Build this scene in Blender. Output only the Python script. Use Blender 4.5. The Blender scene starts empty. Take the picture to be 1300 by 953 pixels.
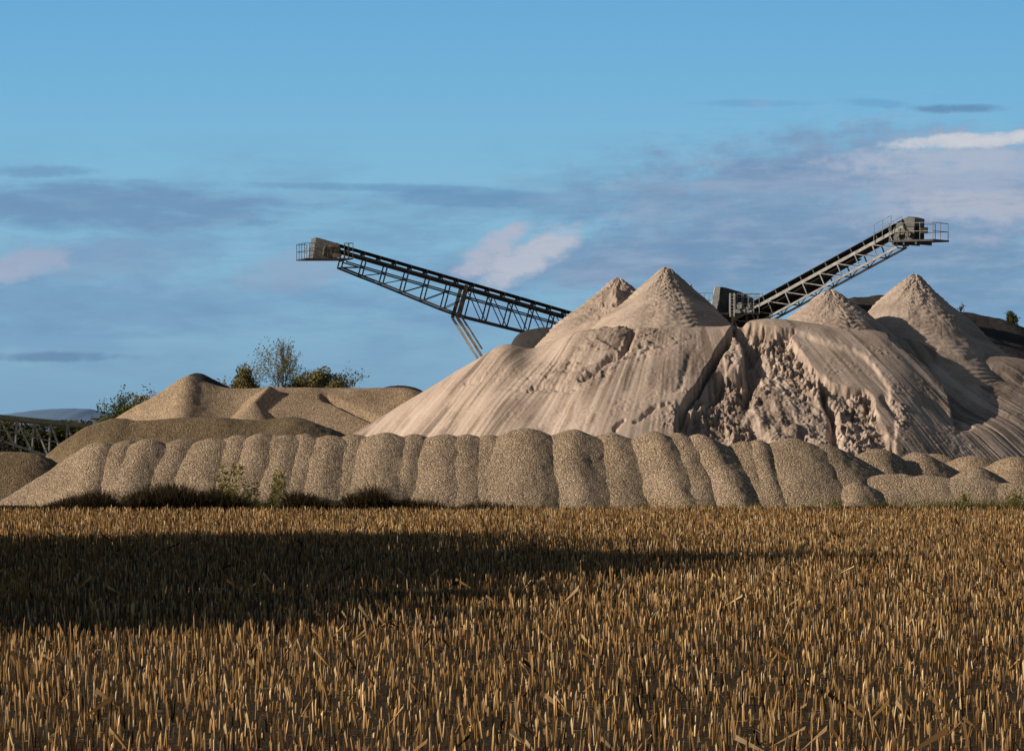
import bpy, math, random
import numpy as np
R = math.radians
random.seed(7); rng = np.random.default_rng(11)
F, HOR, CAMH = 5000.0, 545.0, 3.2
SUN_AZ, SUN_EL = 78.0, 21.5
scn = bpy.context.scene
col = scn.collection

def P(x, y, d):
    return ((x-650.0)/F*d, d, CAMH-(y-HOR)/F*d)
def PX(X, D): return 650.0+X/D*F
def PY(Z, D): return HOR+(CAMH-Z)/D*F

# ------------------------------------------------------------ noise (numpy)
def _h(ix, iy, s):
    n = (ix.astype(np.int64)*374761393 + iy.astype(np.int64)*668265263 + s*1442695041) & 0xffffffff
    n = ((n ^ (n >> 13))*1274126177) & 0xffffffff
    n = (n ^ (n >> 16)) & 0xffffffff
    return n/4294967295.0
def vn(x, y, s=0):
    x = np.asarray(x, float); y = np.asarray(y, float)
    ix = np.floor(x); iy = np.floor(y); fx = x-ix; fy = y-iy
    fx = fx*fx*fx*(fx*(fx*6-15)+10); fy = fy*fy*fy*(fy*(fy*6-15)+10)
    a = _h(ix, iy, s); b = _h(ix+1, iy, s); c = _h(ix, iy+1, s); d = _h(ix+1, iy+1, s)
    return (a*(1-fx)+b*fx)*(1-fy)+(c*(1-fx)+d*fx)*fy*1.0
def fbm(x, y, o=4, s=0, g=0.5):
    r = 0; a = 1; t = 0
    for i in range(o):
        r = r+a*(vn(x*2**i+i*13.7, y*2**i-i*7.3, s+i)-0.5)*2; t += a; a *= g
    return r/t
def worley(x, y, s=0):
    ix = np.floor(x); iy = np.floor(y); f1 = np.full(np.shape(x), 9.0); f2 = f1.copy(); val = np.zeros(np.shape(x))
    for dx in (-1, 0, 1):
        for dy in (-1, 0, 1):
            cx = ix+dx; cy = iy+dy
            px = cx+_h(cx, cy, s); py = cy+_h(cx, cy, s+5)
            d = np.hypot(px-x, py-y); v = _h(cx, cy, s+9)
            n = d < f1
            f2 = np.where(n, f1, np.minimum(f2, d)); val = np.where(n, v, val); f1 = np.where(n, d, f1)
    return f1, f2, val
def facet(x, y, s=0, tilt=1.0):
    ix = np.floor(x); iy = np.floor(y); f1 = np.full(np.shape(x), 9.0); f2 = f1.copy(); val = np.zeros(np.shape(x))
    for dx in (-1, 0, 1):
        for dy in (-1, 0, 1):
            cx = ix+dx; cy = iy+dy
            px = cx+_h(cx, cy, s); py = cy+_h(cx, cy, s+5); d = np.abs(px-x)*.6+np.hypot(px-x, py-y)*.6
            v = (_h(cx, cy, s+9)-.5)+tilt*((_h(cx, cy, s+11)-.5)*(x-px)+(_h(cx, cy, s+13)-.3)*(y-py))
            n = d < f1; f2 = np.where(n, f1, np.minimum(f2, d)); val = np.where(n, v, val); f1 = np.where(n, d, f1)
    return val, f2-f1
def ss(a, b, x):
    t = np.clip((x-a)/(b-a), 0, 1); return t*t*(3-2*t)
def dline(u, v, pts):
    best = np.full(np.shape(u), 1e9)
    for (x0, y0), (x1, y1) in zip(pts[:-1], pts[1:]):
        dx, dy = x1-x0, y1-y0
        t = np.clip(((u-x0)*dx+(v-y0)*dy)/(dx*dx+dy*dy), 0, 1)
        best = np.minimum(best, np.hypot(u-x0-t*dx, v-y0-t*dy))
    return best
def sdpoly(u, v, pts):
    d = dline(u, v, pts+[pts[0]]); inside = np.zeros(np.shape(u), bool)
    n = len(pts)
    for i in range(n):
        x0, y0 = pts[i]; x1, y1 = pts[(i+1) % n]
        if y0 == y1: continue
        c = ((y0 > v) != (y1 > v)) & (u < (x1-x0)*(v-y0)/(y1-y0)+x0)
        inside ^= c
    return np.where(inside, d, -d)      # positive inside

# ------------------------------------------------------------ object helpers
def tag(o, label=None, cat=None, group=None, kind=None):
    if label: o['label'] = label
    if cat: o['category'] = cat
    if group: o['group'] = group
    if kind: o['kind'] = kind
    return o
def link(name, me, mat, parent=None):
    o = bpy.data.objects.new(name, me); col.objects.link(o)
    if mat: me.materials.append(mat)
    if parent: o.parent = parent
    return o
def empty(name, loc):
    o = bpy.data.objects.new(name, None); o.location = loc; col.objects.link(o); o.empty_display_size = .3
    return o
def mesh_np(name, V, Q, smooth=True, attrs=None):
    V = np.asarray(V, np.float32).reshape(-1, 3); Q = np.asarray(Q, np.int32); k = Q.shape[1]
    me = bpy.data.meshes.new(name)
    me.vertices.add(len(V)); me.vertices.foreach_set('co', V.ravel())
    me.loops.add(Q.size); me.loops.foreach_set('vertex_index', Q.ravel())
    me.polygons.add(len(Q)); me.polygons.foreach_set('loop_start', np.arange(0, Q.size, k, dtype=np.int32))
    me.polygons.foreach_set('use_smooth', np.full(len(Q), smooth))
    for nm, a in (attrs or {}).items():
        at = me.attributes.new(nm, 'FLOAT', 'POINT'); at.data.foreach_set('value', np.asarray(a, np.float32).ravel())
    me.update(calc_edges=True)
    return me
def gridmesh(name, X, Y, Z, attrs=None, wrap=False):
    r, c = X.shape; V = np.stack([X, Y, Z], -1).reshape(-1, 3)
    i = np.arange(r*c).reshape(r, c)
    a, b, cc, d = i[:-1, :-1], i[:-1, 1:], i[1:, 1:], i[1:, :-1]
    Q = np.stack([a, b, cc, d], -1).reshape(-1, 4)
    if wrap:
        Q2 = np.stack([i[:-1, -1], i[:-1, 0], i[1:, 0], i[1:, -1]], -1).reshape(-1, 4); Q = np.vstack([Q, Q2])
    return mesh_np(name, V, Q, True, attrs)
class MB:
    def __init__(s): s.v = []; s.f = []
    def box8(s, p):
        b = len(s.v); s.v += [tuple(q) for q in p]
        for f in ((0,3,2,1),(4,5,6,7),(0,1,5,4),(1,2,6,5),(2,3,7,6),(3,0,4,7)): s.f.append(tuple(b+i for i in f))
    def bar(s, a, b, w, h=None, up=(0,0,1)):
        h = h or w; a = np.array(a, float); b = np.array(b, float); d = b-a; d /= np.linalg.norm(d)
        up = np.array(up, float)
        if abs(d@up) > .98: up = np.array((1.,0,0))
        x = np.cross(d, up); x /= np.linalg.norm(x); y = np.cross(x, d); x = x*w/2; y = y*h/2
        s.box8([a-x-y, a+x-y, a+x+y, a-x+y, b-x-y, b+x-y, b+x+y, b-x+y])
    def tube(s, a, b, r0, r1=None, n=8, cap=True):
        r1 = r0 if r1 is None else r1
        a = np.array(a, float); b = np.array(b, float); d = b-a; L = np.linalg.norm(d)
        if L < 1e-6: return
        d /= L; up = np.array((0,0,1.)) if abs(d[2]) < .95 else np.array((1.,0,0))
        x = np.cross(d, up); x /= np.linalg.norm(x); y = np.cross(x, d); o = len(s.v)
        for c, r in ((a, r0), (b, r1)):
            for k in range(n):
                t = 2*math.pi*k/n; s.v.append(tuple(c+r*(x*math.cos(t)+y*math.sin(t))))
        for k in range(n): s.f.append((o+k, o+(k+1) % n, o+n+(k+1) % n, o+n+k))
        if cap: s.f.append(tuple(o+n+k for k in range(n))); s.f.append(tuple(o+k for k in reversed(range(n))))
    def prism(s, pts, off):
        """pts: list of 3d points (polygon), off: extrusion vector"""
        o = len(s.v); n = len(pts); off = np.array(off, float)
        s.v += [tuple(p) for p in pts]+[tuple(np.array(p)+off) for p in pts]
        s.f.append(tuple(range(o, o+n))); s.f.append(tuple(o+n+k for k in reversed(range(n))))
        for k in range(n): s.f.append((o+k, o+n+k, o+n+(k+1) % n, o+(k+1) % n))
    def build(s, name, mat, parent=None):
        base = np.array(parent.location) if parent is not None and parent.type == 'EMPTY' else np.zeros(3)
        me = bpy.data.meshes.new(name); me.from_pydata([tuple(np.array(q)-base) for q in s.v], [], s.f); me.update()
        import bmesh
        bm = bmesh.new(); bm.from_mesh(me); bmesh.ops.recalc_face_normals(bm, faces=bm.faces); bm.to_mesh(me); bm.free()
        return link(name, me, mat, parent)

# ------------------------------------------------------------ materials
class NT:
    def __init__(s, nt): s.nt = nt
    def n(s, t, **k):
        x = s.nt.nodes.new(t)
        for a, b in k.items(): setattr(x, a, b)
        return x
    def l(s, a, b): s.nt.links.new(a, b)
    def inp(s, sock, v):
        if v is None: return
        if hasattr(v, 'is_linked') or isinstance(v, bpy.types.NodeSocket): s.l(v, sock)
        else: sock.default_value = v
    def m(s, op, a, b=None, c=None, clamp=False):
        x = s.n('ShaderNodeMath', operation=op); x.use_clamp = clamp
        s.inp(x.inputs[0], a); s.inp(x.inputs[1], b); s.inp(x.inputs[2], c); return x.outputs[0]
    def mix(s, f, a, b, mode='MIX'):
        x = s.n('ShaderNodeMix', data_type='RGBA', blend_type=mode)
        s.inp(x.inputs[0], f); s.inp(x.inputs[6], a); s.inp(x.inputs[7], b); return x.outputs[2]
    def ramp(s, f, stops, interp='LINEAR'):
        x = s.n('ShaderNodeValToRGB'); x.color_ramp.interpolation = interp
        e = x.color_ramp.elements
        while len(e) < len(stops): e.new(0.5)
        for i, (p, c) in enumerate(stops): e[i].position = p; e[i].color = c4(c)
        s.l(f, x.inputs[0]); return x.outputs[0]
    def noise(s, vec, scale, detail=4, rough=.55, dim='3D'):
        x = s.n('ShaderNodeTexNoise', noise_dimensions=dim)
        if vec is not None: s.l(vec, x.inputs['Vector'])
        x.inputs['Scale'].default_value = scale; x.inputs['Detail'].default_value = detail; x.inputs['Roughness'].default_value = rough
        return x.outputs['Fac']
    def vor(s, vec, scale):
        x = s.n('ShaderNodeTexVoronoi'); s.l(vec, x.inputs['Vector']); x.inputs['Scale'].default_value = scale
        return x
    def sep(s, c):
        x = s.n('ShaderNodeSeparateXYZ'); s.l(c, x.inputs[0]); return x.outputs
def c4(c): return (c[0], c[1], c[2], 1.0) if not isinstance(c, (int, float)) else (c, c, c, 1.0)
def mat(name, rough=.9, spec=.2):
    m = bpy.data.materials.new(name); m.use_nodes = True; t = NT(m.node_tree)
    b = m.node_tree.nodes['Principled BSDF']; b.inputs['Roughness'].default_value = rough
    b.inputs['Specular IOR Level'].default_value = spec
    g = t.n('ShaderNodeNewGeometry'); return m, t, b, g.outputs['Position']

def sand_mat(name, c_lo, c_mid, c_hi, bump=.5, fine=1.0):
    m, t, b, pos = mat(name, .95, .1)
    at = t.n('ShaderNodeAttribute', attribute_name='tone').outputs['Fac']
    n1 = t.noise(pos, .35, 5, .6); n2 = t.noise(pos, 5, 6, .75); n3 = t.noise(pos, 22, 3, .7)
    f = t.m('ADD', t.m('MULTIPLY', n1, .45), t.m('MULTIPLY', n2, .55))
    f = t.m('ADD', f, t.m('MULTIPLY', t.m('SUBTRACT', n3, .5), .35*fine))
    f = t.m('ADD', f, t.m('MULTIPLY', at, .5))
    c = t.ramp(f, [(.12, c_lo), (.5, c_mid), (.85, c_hi)])
    t.l(c, b.inputs['Base Color'])
    bp = t.n('ShaderNodeBump'); bp.inputs['Strength'].default_value = bump; bp.inputs['Distance'].default_value = .12
    h = t.m('ADD', t.m('MULTIPLY', n2, .6), t.m('MULTIPLY', n3, .3)); t.l(h, bp.inputs['Height']); t.l(bp.outputs[0], b.inputs['Normal'])
    return m
def gravel_mat(name, tint=(1,1,1), scale=13., bump=1., k=1.0, dark=.35):
    m, t, b, pos = mat(name, .9, .2)
    w = t.n('ShaderNodeVectorMath', operation='MULTIPLY'); t.l(pos, w.inputs[0]); w.inputs[1].default_value = (1, 1, 1.25)
    v = t.vor(w.outputs[0], scale); v2 = t.vor(w.outputs[0], scale*2.1)
    rr = t.sep(v.outputs['Color'])[0]; r2 = t.sep(v2.outputs['Color'])[1]
    n1 = t.noise(pos, .6, 5, .6)
    f = t.m('ADD', t.m('MULTIPLY', rr, .62), t.m('MULTIPLY', r2, .38))
    S = lambda c: tuple(min(1, a*q*k) for a, q in zip(c, tint))
    c = t.ramp(f, [(.05, S((.035,.028,.022))), (.25, S((.16,.115,.075))), (.5, S((.34,.25,.165))), (.75, S((.46,.36,.26))), (.95, S((.78,.70,.60)))])
    c = t.mix(.35, c, t.ramp(n1, [(.3, S((.22,.165,.11))), (.7, S((.38,.295,.21)))]), 'MIX')
    at = t.n('ShaderNodeAttribute', attribute_name='tone').outputs['Fac']
    c = t.mix(1.0, c, t.ramp(t.m('ADD', at, .5), [(0, .45), (.5, 1.0), (1.0, 1.25)]), 'MULTIPLY')
    t.l(c, b.inputs['Base Color'])
    bp = t.n('ShaderNodeBump'); bp.inputs['Strength'].default_value = bump; bp.inputs['Distance'].default_value = .06
    t.l(t.m('ADD', v.outputs['Distance'], t.m('MULTIPLY', v2.outputs['Distance'], .5)), bp.inputs['Height']); bp.invert = True
    t.l(bp.outputs[0], b.inputs['Normal'])
    return m
def metal_mat(name, c, c2, rough=.6, sc=3., metallic=0.0, spec=.4):
    m, t, b, pos = mat(name, rough, spec); b.inputs['Metallic'].default_value = metallic
    n = t.noise(pos, sc, 6, .7)
    t.l(t.ramp(n, [(.4, c), (.62, c2)]), b.inputs['Base Color'])
    bp = t.n('ShaderNodeBump'); bp.inputs['Strength'].default_value = .2; bp.inputs['Distance'].default_value = .02
    t.l(n, bp.inputs['Height']); t.l(bp.outputs[0], b.inputs['Normal']); return m
def leaf_mat(name, a, b_, c_, trans=.3):
    m, t, b, pos = mat(name, .8, .1)
    at = t.n('ShaderNodeAttribute', attribute_name='tone').outputs['Fac']
    cc = t.ramp(at, [(0, a), (.5, b_), (1, c_)])
    t.l(cc, b.inputs['Base Color'])
    if trans:
        tr = t.n('ShaderNodeBsdfTranslucent'); t.l(cc, tr.inputs[0]); mx = t.n('ShaderNodeMixShader'); mx.inputs[0].default_value = trans
        t.l(b.outputs[0], mx.inputs[1]); t.l(tr.outputs[0], mx.inputs[2])
        t.l(mx.outputs[0], m.node_tree.nodes['Material Output'].inputs['Surface'])
    return m
M = {}
M['sand'] = sand_mat('pink_beige_sand', (.22,.163,.125), (.51,.385,.298), (.66,.52,.415))
M['sandcone'] = sand_mat('layered_sand', (.205,.155,.12), (.45,.345,.27), (.58,.455,.36), .5, 1.3)
M['steel_pale'] = metal_mat('weathered_pale_steel', (.24,.225,.20), (.42,.40,.36))
M['steel_mid'] = metal_mat('dull_grey_sheet_steel', (.08,.078,.075), (.15,.145,.135))
M['darksand_shade'] = sand_mat('dark_gravel_painted_shade', (.03,.027,.025), (.055,.048,.045), (.09,.08,.07))  # near-black base colour: shade of rear ridges painted in; also dark gravel
M['gravel'] = gravel_mat('washed_gravel', (1.05,.985,.91), 17., .95, 1.12)
M['gravel_tan'] = gravel_mat('tan_gravel', (1.06,.97,.86), 15, .8, 1.06)
M['gravel_brown'] = gravel_mat('brown_gravel', (.60,.54,.42), 16, .8)
M['steel_dark'] = metal_mat('dark_weathered_steel', (.028,.027,.028), (.07,.06,.052))
M['steel_grey'] = metal_mat('grey_galvanised_steel', (.17,.165,.155), (.34,.33,.31))
M['steel_light'] = metal_mat('pale_galvanised_steel', (.42,.40,.36), (.62,.60,.55))
M['steel_rust'] = metal_mat('rusty_steel', (.07,.055,.045), (.19,.155,.12))
M['steel_olive'] = metal_mat('olive_painted_steel', (.17,.17,.10), (.28,.28,.18))
M['rubber'] = metal_mat('black_rubber', (.012,.012,.013), (.03,.028,.027), .8)
M['bark'] = metal_mat('grey_brown_bark', (.05,.04,.03), (.13,.11,.085), .95, 8, 0, .1)
M['leaf_autumn'] = leaf_mat('autumn_leaves', (.10,.095,.035), (.24,.21,.09), (.42,.30,.12))
M['leaf_green'] = leaf_mat('dark_green_leaves', (.03,.04,.012), (.085,.095,.028), (.17,.16,.055))
M['leaf_yellow'] = leaf_mat('yellow_green_leaves', (.06,.06,.015), (.17,.16,.04), (.34,.28,.08))
M['weed'] = leaf_mat('dry_brown_weeds', (.010,.007,.004), (.045,.030,.014), (.13,.088,.038), .15)
M['wood_far'] = leaf_mat('far_autumn_wood', (.03,.035,.02), (.06,.06,.03), (.14,.075,.04), 0)
M['straw'] = leaf_mat('corn_stubble', (.035,.017,.008), (.45,.25,.09), (1.0,.75,.42), .1)
M['litter'] = leaf_mat('corn_leaf_litter', (.02,.011,.005), (.13,.07,.025), (.70,.50,.27), .1)
# soil
m, t, b, pos = mat('dark_field_soil', .95, .1)
n = t.noise(pos, 1.3, 8, .75); n2 = t.noise(pos, 9, 5, .8)
t.l(t.mix(t.ramp(n2, [(.45, 0.0), (.7, 1.0)]), t.ramp(n, [(.3, (.022,.015,.008)), (.7, (.06,.04,.02))]), (.13,.085,.035,1)), b.inputs['Base Color'])
bp = t.n('ShaderNodeBump'); bp.inputs['Strength'].default_value = .8; bp.inputs['Distance'].default_value = .1
t.l(n2, bp.inputs['Height']); t.l(bp.outputs[0], b.inputs['Normal']); M['soil'] = m
m, t, b, pos = mat('quarry_floor', .95, .1)
t.l(t.ramp(t.noise(pos, .4, 8, .7), [(.3, (.12,.09,.065)), (.7, (.27,.21,.16))]), b.inputs['Base Color']); M['quarry'] = m
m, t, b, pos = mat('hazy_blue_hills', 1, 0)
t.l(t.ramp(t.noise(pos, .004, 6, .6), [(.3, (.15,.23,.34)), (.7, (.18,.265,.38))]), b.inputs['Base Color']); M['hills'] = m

# ------------------------------------------------------------ ground
def plane(name, x0, x1, y0, y1, z, mt):
    me = bpy.data.meshes.new(name); me.from_pydata([(x0,y0,z),(x1,y0,z),(x1,y1,z),(x0,y1,z)], [], [(0,1,2,3)])
    return tag(link(name, me, mt), kind='structure')
nx, ny = 160, 300
gx, gy = np.meshgrid(np.linspace(-30, 30, nx), np.linspace(28, 156, ny))
plane('ground', -9000, 9000, -300, 16000, -.35, M['quarry'])
gz = fbm(gx*1.1, gy*1.1, 4, 3)*.035
edge = np.minimum(np.minimum(gx+30, 30-gx)/3, 1)*np.minimum((gy-28)/3, 1)*np.minimum((156-gy)/1.0, 1)
gz = gz*np.clip(edge, 0, 1)
tag(link('field', gridmesh('field', gx, gy, gz), M['soil']), kind='structure')
for nm, a in (('field', (-400, -30, -200, 156)), ('field', (30, 400, -200, 156)), ('field', (-30, 30, -200, 28))):
    plane(nm, *a, 0, M['soil'])
plane('ground', -400, 400, 156, 330, -.05, M['quarry'])

# hills
xs = np.linspace(-1400, 1400, 400); D0 = 9000.0
pxs = PX(xs, D0)
hh = np.interp(pxs, [-300,-120,0,20,60,95,120,140,200,420,700,1400], [532,527,527,524,520,517.5,519.5,524,530,536,538,538])
Zt = CAMH-(hh-HOR)/F*D0+fbm(xs*.02, xs*0, 5, 3)*3
rows = []
for k, (dd, f) in enumerate(((-900, 0), (-600, .35), (-250, .8), (0, 1.0), (500, .8), (1200, 0))):
    rows.append((xs, np.full_like(xs, D0+dd), -1+(Zt+1)*f))
A = [np.array([r[i] for r in rows]) for i in range(3)]
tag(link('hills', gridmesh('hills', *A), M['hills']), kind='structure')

# ------------------------------------------------------------ stubble field (stuff)
def stubble():
    pts = []
    for d in np.arange(35, 155.5, .40):
        hw = .13*d+4.5; x = np.arange(-hw, hw, .09)
        x = x+rng.uniform(-.07, .07, len(x)); k = rng.random(len(x)) < .86
        pts.append(np.stack([x[k], d+rng.normal(0, .22, k.sum())], -1))
    p = np.vstack(pts); n = len(p)
    pn = fbm(p[:,0]*.5, p[:,1]*.5, 3, 8)
    h = rng.uniform(.05, .25, n)*(1+.3*pn); h[rng.random(n) < .05] *= 1.45
    r = rng.uniform(.005, .0115, n)
    tx = rng.normal(0, .10, n); ty = rng.normal(0, .10, n)
    bad = rng.random(n) < .06; tx[bad] = rng.normal(0, .8, bad.sum())
    V = np.zeros((n, 6, 3))
    a0 = rng.uniform(0, 6.28, n)
    for k in range(3):
        a = a0+k*2.094
        V[:, k] = np.stack([p[:,0]+1.3*r*np.cos(a), p[:,1]+1.3*r*np.sin(a), np.full(n, -.02)], -1)
        V[:, k+3] = np.stack([p[:,0]+tx*h+r*np.cos(a), p[:,1]+ty*h+r*np.sin(a), h*(1+.15*np.cos(a))], -1)
    b = (np.arange(n)*6)[:, None]
    Q = np.vstack([b+np.array([[0,1,4,3]]), b+np.array([[1,2,5,4]]), b+np.array([[2,0,3,5]])])
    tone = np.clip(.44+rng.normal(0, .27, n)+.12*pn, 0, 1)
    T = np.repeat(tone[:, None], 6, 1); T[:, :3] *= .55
    return mesh_np('stubble', V, Q, False, {'tone': T})
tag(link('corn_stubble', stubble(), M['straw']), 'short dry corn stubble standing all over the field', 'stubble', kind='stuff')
def ribbons(name, p, L, W, up, tone, seg=3, seed=1, z0=0, droop=.6):
    g = np.random.default_rng(seed); n = len(p); a = g.uniform(0, 6.28, n)
    dx, dy = np.cos(a), np.sin(a); V = np.zeros((n, (seg+1)*2, 3))
    wa = a+np.pi/2+g.normal(0, .5, n)
    for k in range(seg+1):
        s = k/seg; hor = L*s*np.sqrt(np.clip(1-up**2, 0, 1)); z = z0+L*(up*s-droop*up*s*s)
        w = W*(1-.75*s)/2
        cx = p[:,0]+dx*hor; cy = p[:,1]+dy*hor
        V[:, 2*k] = np.stack([cx-w*np.cos(wa), cy-w*np.sin(wa), z], -1)
        V[:, 2*k+1] = np.stack([cx+w*np.cos(wa), cy+w*np.sin(wa), z+w*g.normal(0, .7, n)], -1)
    b = (np.arange(n)*(seg+1)*2)[:, None]
    Q = np.vstack([b+np.array([[2*k, 2*k+1, 2*k+3, 2*k+2]]) for k in range(seg)])
    return mesh_np(name, V, Q, False, {'tone': np.repeat(tone[:, None], (seg+1)*2, 1)})
def field_pts(n, lo=34, hi=155.5):
    d = lo+(hi-lo)*rng.random(n)**.8; return np.stack([rng.uniform(-1, 1, n)*(.13*d+3), d], -1)
n = 110000; p = field_pts(n)
tag(link('dry_leaf_litter', ribbons('litter', p, rng.uniform(.05, .24, n), rng.uniform(.005, .015, n), rng.uniform(.0, .45, n)*rng.choice([.3, 1, 1.7], n, p=[.55,.35,.10]), np.clip(rng.normal(.36, .27, n), 0, 1), 3, 2, rng.uniform(.0, .05, n)), M['litter']),
    'torn dry corn leaves lying between the stubble', 'leaf litter', kind='stuff')

# ------------------------------------------------------------ main sand pile
def main_pile():
    Xs = np.arange(-19, 46, .062)
    Ds = np.concatenate([np.arange(230, 236, .25), np.arange(236, 252.5, .052), np.arange(252.5, 262, .12), np.arange(262, 296, .5)])
    X, D = np.meshgrid(Xs, Ds)
    px = 650+X/250*F
    cx = [330,380,443,500,539,587,620,640,650,672,700,720,760,850,925,945,980,1010,1060,1110,1150,1200,1300,1500,1600]
    cy = [640,598,553,519,495,466,446,434,436,443,436,423,415,414,414,407,403,406,414,418,428,440,452,492,520]
    Zc = CAMH-(np.interp(px+4*fbm(X*.4, D*.12, 3, 4), cx, cy)-HOR)/F*250
    ker = 21; # smooth crest in X
    Zc = np.apply_along_axis(lambda r: np.convolve(np.pad(r, ker//2, 'edge'), np.ones(ker)/ker, 'valid'), 1, Zc)
    kb = 101
    Zs = np.apply_along_axis(lambda r: np.convolve(np.pad(r, kb//2, 'reflect', reflect_type='odd'), np.hanning(kb)/np.hanning(kb).sum(), 'valid'), 1, Zc)
    Dc = 250.0+fbm(X*.12, X*0, 3, 12)*.5+.36*(np.logaddexp(0, (X-24.5)/1.5)*1.5)-1.2*np.exp(-((px-900)/260)**2)
    s = .22; k = .66
    Zc = Zc+(Zs-Zc)*ss(.2, 3.5, Dc-D)
    drop = k*s*np.logaddexp(0, (Dc-D)/s)
    back = np.interp(px, [445, 640, 720, 1100, 1500], [252, 256, 274, 276, 270])
    Z = Zc-drop-.62*np.maximum(0, D-back)-.03*np.maximum(0, D-Dc)
    # fan coordinates
    Xp = (880-650)/F*250; th = np.arctan2(X-Xp, 262-D); rr = np.hypot(X-Xp, 262-D)
    front = ss(-.3, 1.5, Dc-D)
    Z += front*(fbm(th*9, rr*.05, 3, 21)*.10)
    rill = fbm(th*75, rr*.10, 3, 22); rill2 = fbm(th*190, rr*.22, 2, 23)
    u = 650+X/D*F; v = HOR+(CAMH-Z)/D*F
    rightm = ss(1090, 1180, u)
    ridge = 1-np.abs(rill)*2
    gate = ss(-.1, .5, fbm(th*9+4, rr*.12, 3, 27))
    Z += front*(rill*.035+rill2*.03)*(.25+.75*gate)+front*rightm*(ridge*.04*gate+(1-np.abs(rill2)*2)*.035)
    Z += front*fbm(X*.8, D*.8, 3, 25)*.03
    # ledges, left centre
    def blob(cx_, cy_, rx, ry): return np.exp(-((u-cx_)/rx)**2-((v-cy_)/ry)**2)
    lm = np.clip(blob(790, 432, 50, 20)*1.4+blob(735, 470, 50, 16)*.8+blob(690, 490, 45, 10)*.7+blob(850,425,40,9)*.4+blob(1240, 490, 40, 14)*.35, 0, 1)
    n = fbm(u/55, v/22, 5, 31); tt = v/12.0+u/80+2.4*n; saw = tt-np.floor(tt)
    brk = ss(.0, .25, fbm(u/45, v/9, 4, 33)+.02)
    Z += -lm*brk*(.22*ss(.0, .06, saw)*(1-saw))+lm*fbm(X*2.5, D*2.5, 5, 36, .6)*.09
    lf, le = facet(X*1.3+.3*fbm(X*2, D*2, 3, 37), D*3.2, 38, 1.2); Z += lm*brk*lf*.20
    Z += front*ss(.0, .4, fbm(X*.7, D*.7, 4, 87))*fbm(X*6, D*6, 3, 88, .7)*.05
    # crack lines
    for pts, dep, w in (([(805,412),(800,425),(796,437),(788,447),(772,455),(764,462),(752,473),(738,480)], .55, 3.2), ([(675,491),(700,492),(731,493)], .22, 2.),
                        ([(592,486),(612,481)], .15, 2.), ([(876,452),(862,490)], .12, 4.), ([(805,536),(818,525),(830,517),(843,512),(856,510)], .26, 1.8), ([(779,545),(790,533)], .25, 1.8)):
        dl = dline(u+4*n, v+4*fbm(u/9, v/9, 3, 35), pts); Z -= dep*np.exp(-(dl/w)**2)
    # slumped bay
    jx = 6*fbm(u/30, v/30, 5, 41, .45); jy = 5*fbm(u/28, v/28, 5, 42, .45); uu, vv = u+jx, v+jy
    bay = [(930,411),(917,432),(905,450),(888,478),(872,500),(862,512),(858,530),(850,640),(1134,640),(1136,560),(1137,525),(1131,492),(1116,467),(1085,446),(1050,431),(1012,420),(985,412),(960,410),(944,409)]
    sd = sdpoly(uu, vv, bay)
    m_bay = ss(-.8, 3.2, sd)*ss(-.9, 1.2, Dc+.4-D)
    slab = [(1012,416),(1050,427),(1085,442),(1118,462),(1134,490),(1140,560),(1128,560),(1118,530),(1108,500),(1100,490),(1075,488),(1050,478),(1030,462),(1012,441),(1003,425)]
    m_slab = ss(-1.2, 1.8, sdpoly(uu, vv, slab))
    rib = [(918,422),(940,420),(946,445),(942,464),(920,468),(905,485),(890,510),(872,528),(868,514),(884,488),(898,464),(908,440)]
    m_rib = ss(-1.5, 3, sdpoly(uu, vv, rib))
    depth = 1.0*np.interp(u, [860, 900, 960, 1060, 1140], [.95, 1.15, 1.25, .95, .75])
    depth = depth*np.interp(v, [400, 425, 470, 560, 600], [.45, .9, 1.0, .8, .6])
    Z -= m_bay*depth*(1-.78*m_slab)*(1-.78*m_rib)
    scp = [(926,413),(917,432),(905,450),(894,465),(880,485),(868,502),(858,519)]
    ds = dline(uu, vv, scp); Z -= .9*np.exp(-(np.maximum(ds-1.5, 0)/5.0)**2)*ss(-1, 1.5, sd)
    # hollows inside the bay
    for pts, dep, w in (([(942,416),(950,432),(955,447),(952,470),(950,485)], .8, 7), ([(1045,478),(1050,492),(1056,506),(1061,530),(1062,556)], .8, 4),
                        ([(918,466),(906,480),(892,492),(884,505)], .8, 6), ([(872,520),(880,545),(884,560)], .7, 5), ([(1010,560),(1018,545),(1022,530)], .4, 4),
                        ([(862,512),(880,508)], .4, 4), ([(958,520),(968,545)], .5, 5)):
        Z -= dep*np.exp(-(dline(uu, vv, pts)/w)**2)
    rub = m_bay*(1-m_slab)*(1-.6*m_rib)
    rg = ss(-.35, .25, fbm(u/45, v/28, 3, 51))*.75+.25
    wx, wy = X+.12*fbm(X*3, D*3, 3, 52), D+.12*fbm(X*3, D*3, 3, 152)
    fa, ea = facet(wx*1.2, wy*1.3, 53); fb, eb = facet(wx*2.9, wy*3.1, 55); fc, ec = facet(wx*6.2, wy*6.5, 57, .8)
    clod = fa*.34+fb*.36+fc*.24-.08*(1-ss(0, .10, eb))
    g1, g2, vb = 0, eb, fb+.5
    Z += rub*(.25+.75*rg)*clod*.0+rub*fbm(X*.8, D*.8, 5, 58)*.45
    dn = rub*(.18+.82*ss(.3, .9, rg))*clod*.85
    apron = np.exp(-(np.minimum(sd, 0)/14.0)**2)*(sd < 0)*ss(460, 520, v)
    dn = dn+apron*fc*.25*ss(.1, .3, fbm(X*1.5, D*1.5, 3, 63)); Z += dn*.75; Yo = -dn*.60; Z += rub*fbm(X*7, D*7, 3, 64, .7)*.07+lm*fbm(X*7, D*7, 3, 65, .7)*.04
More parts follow.
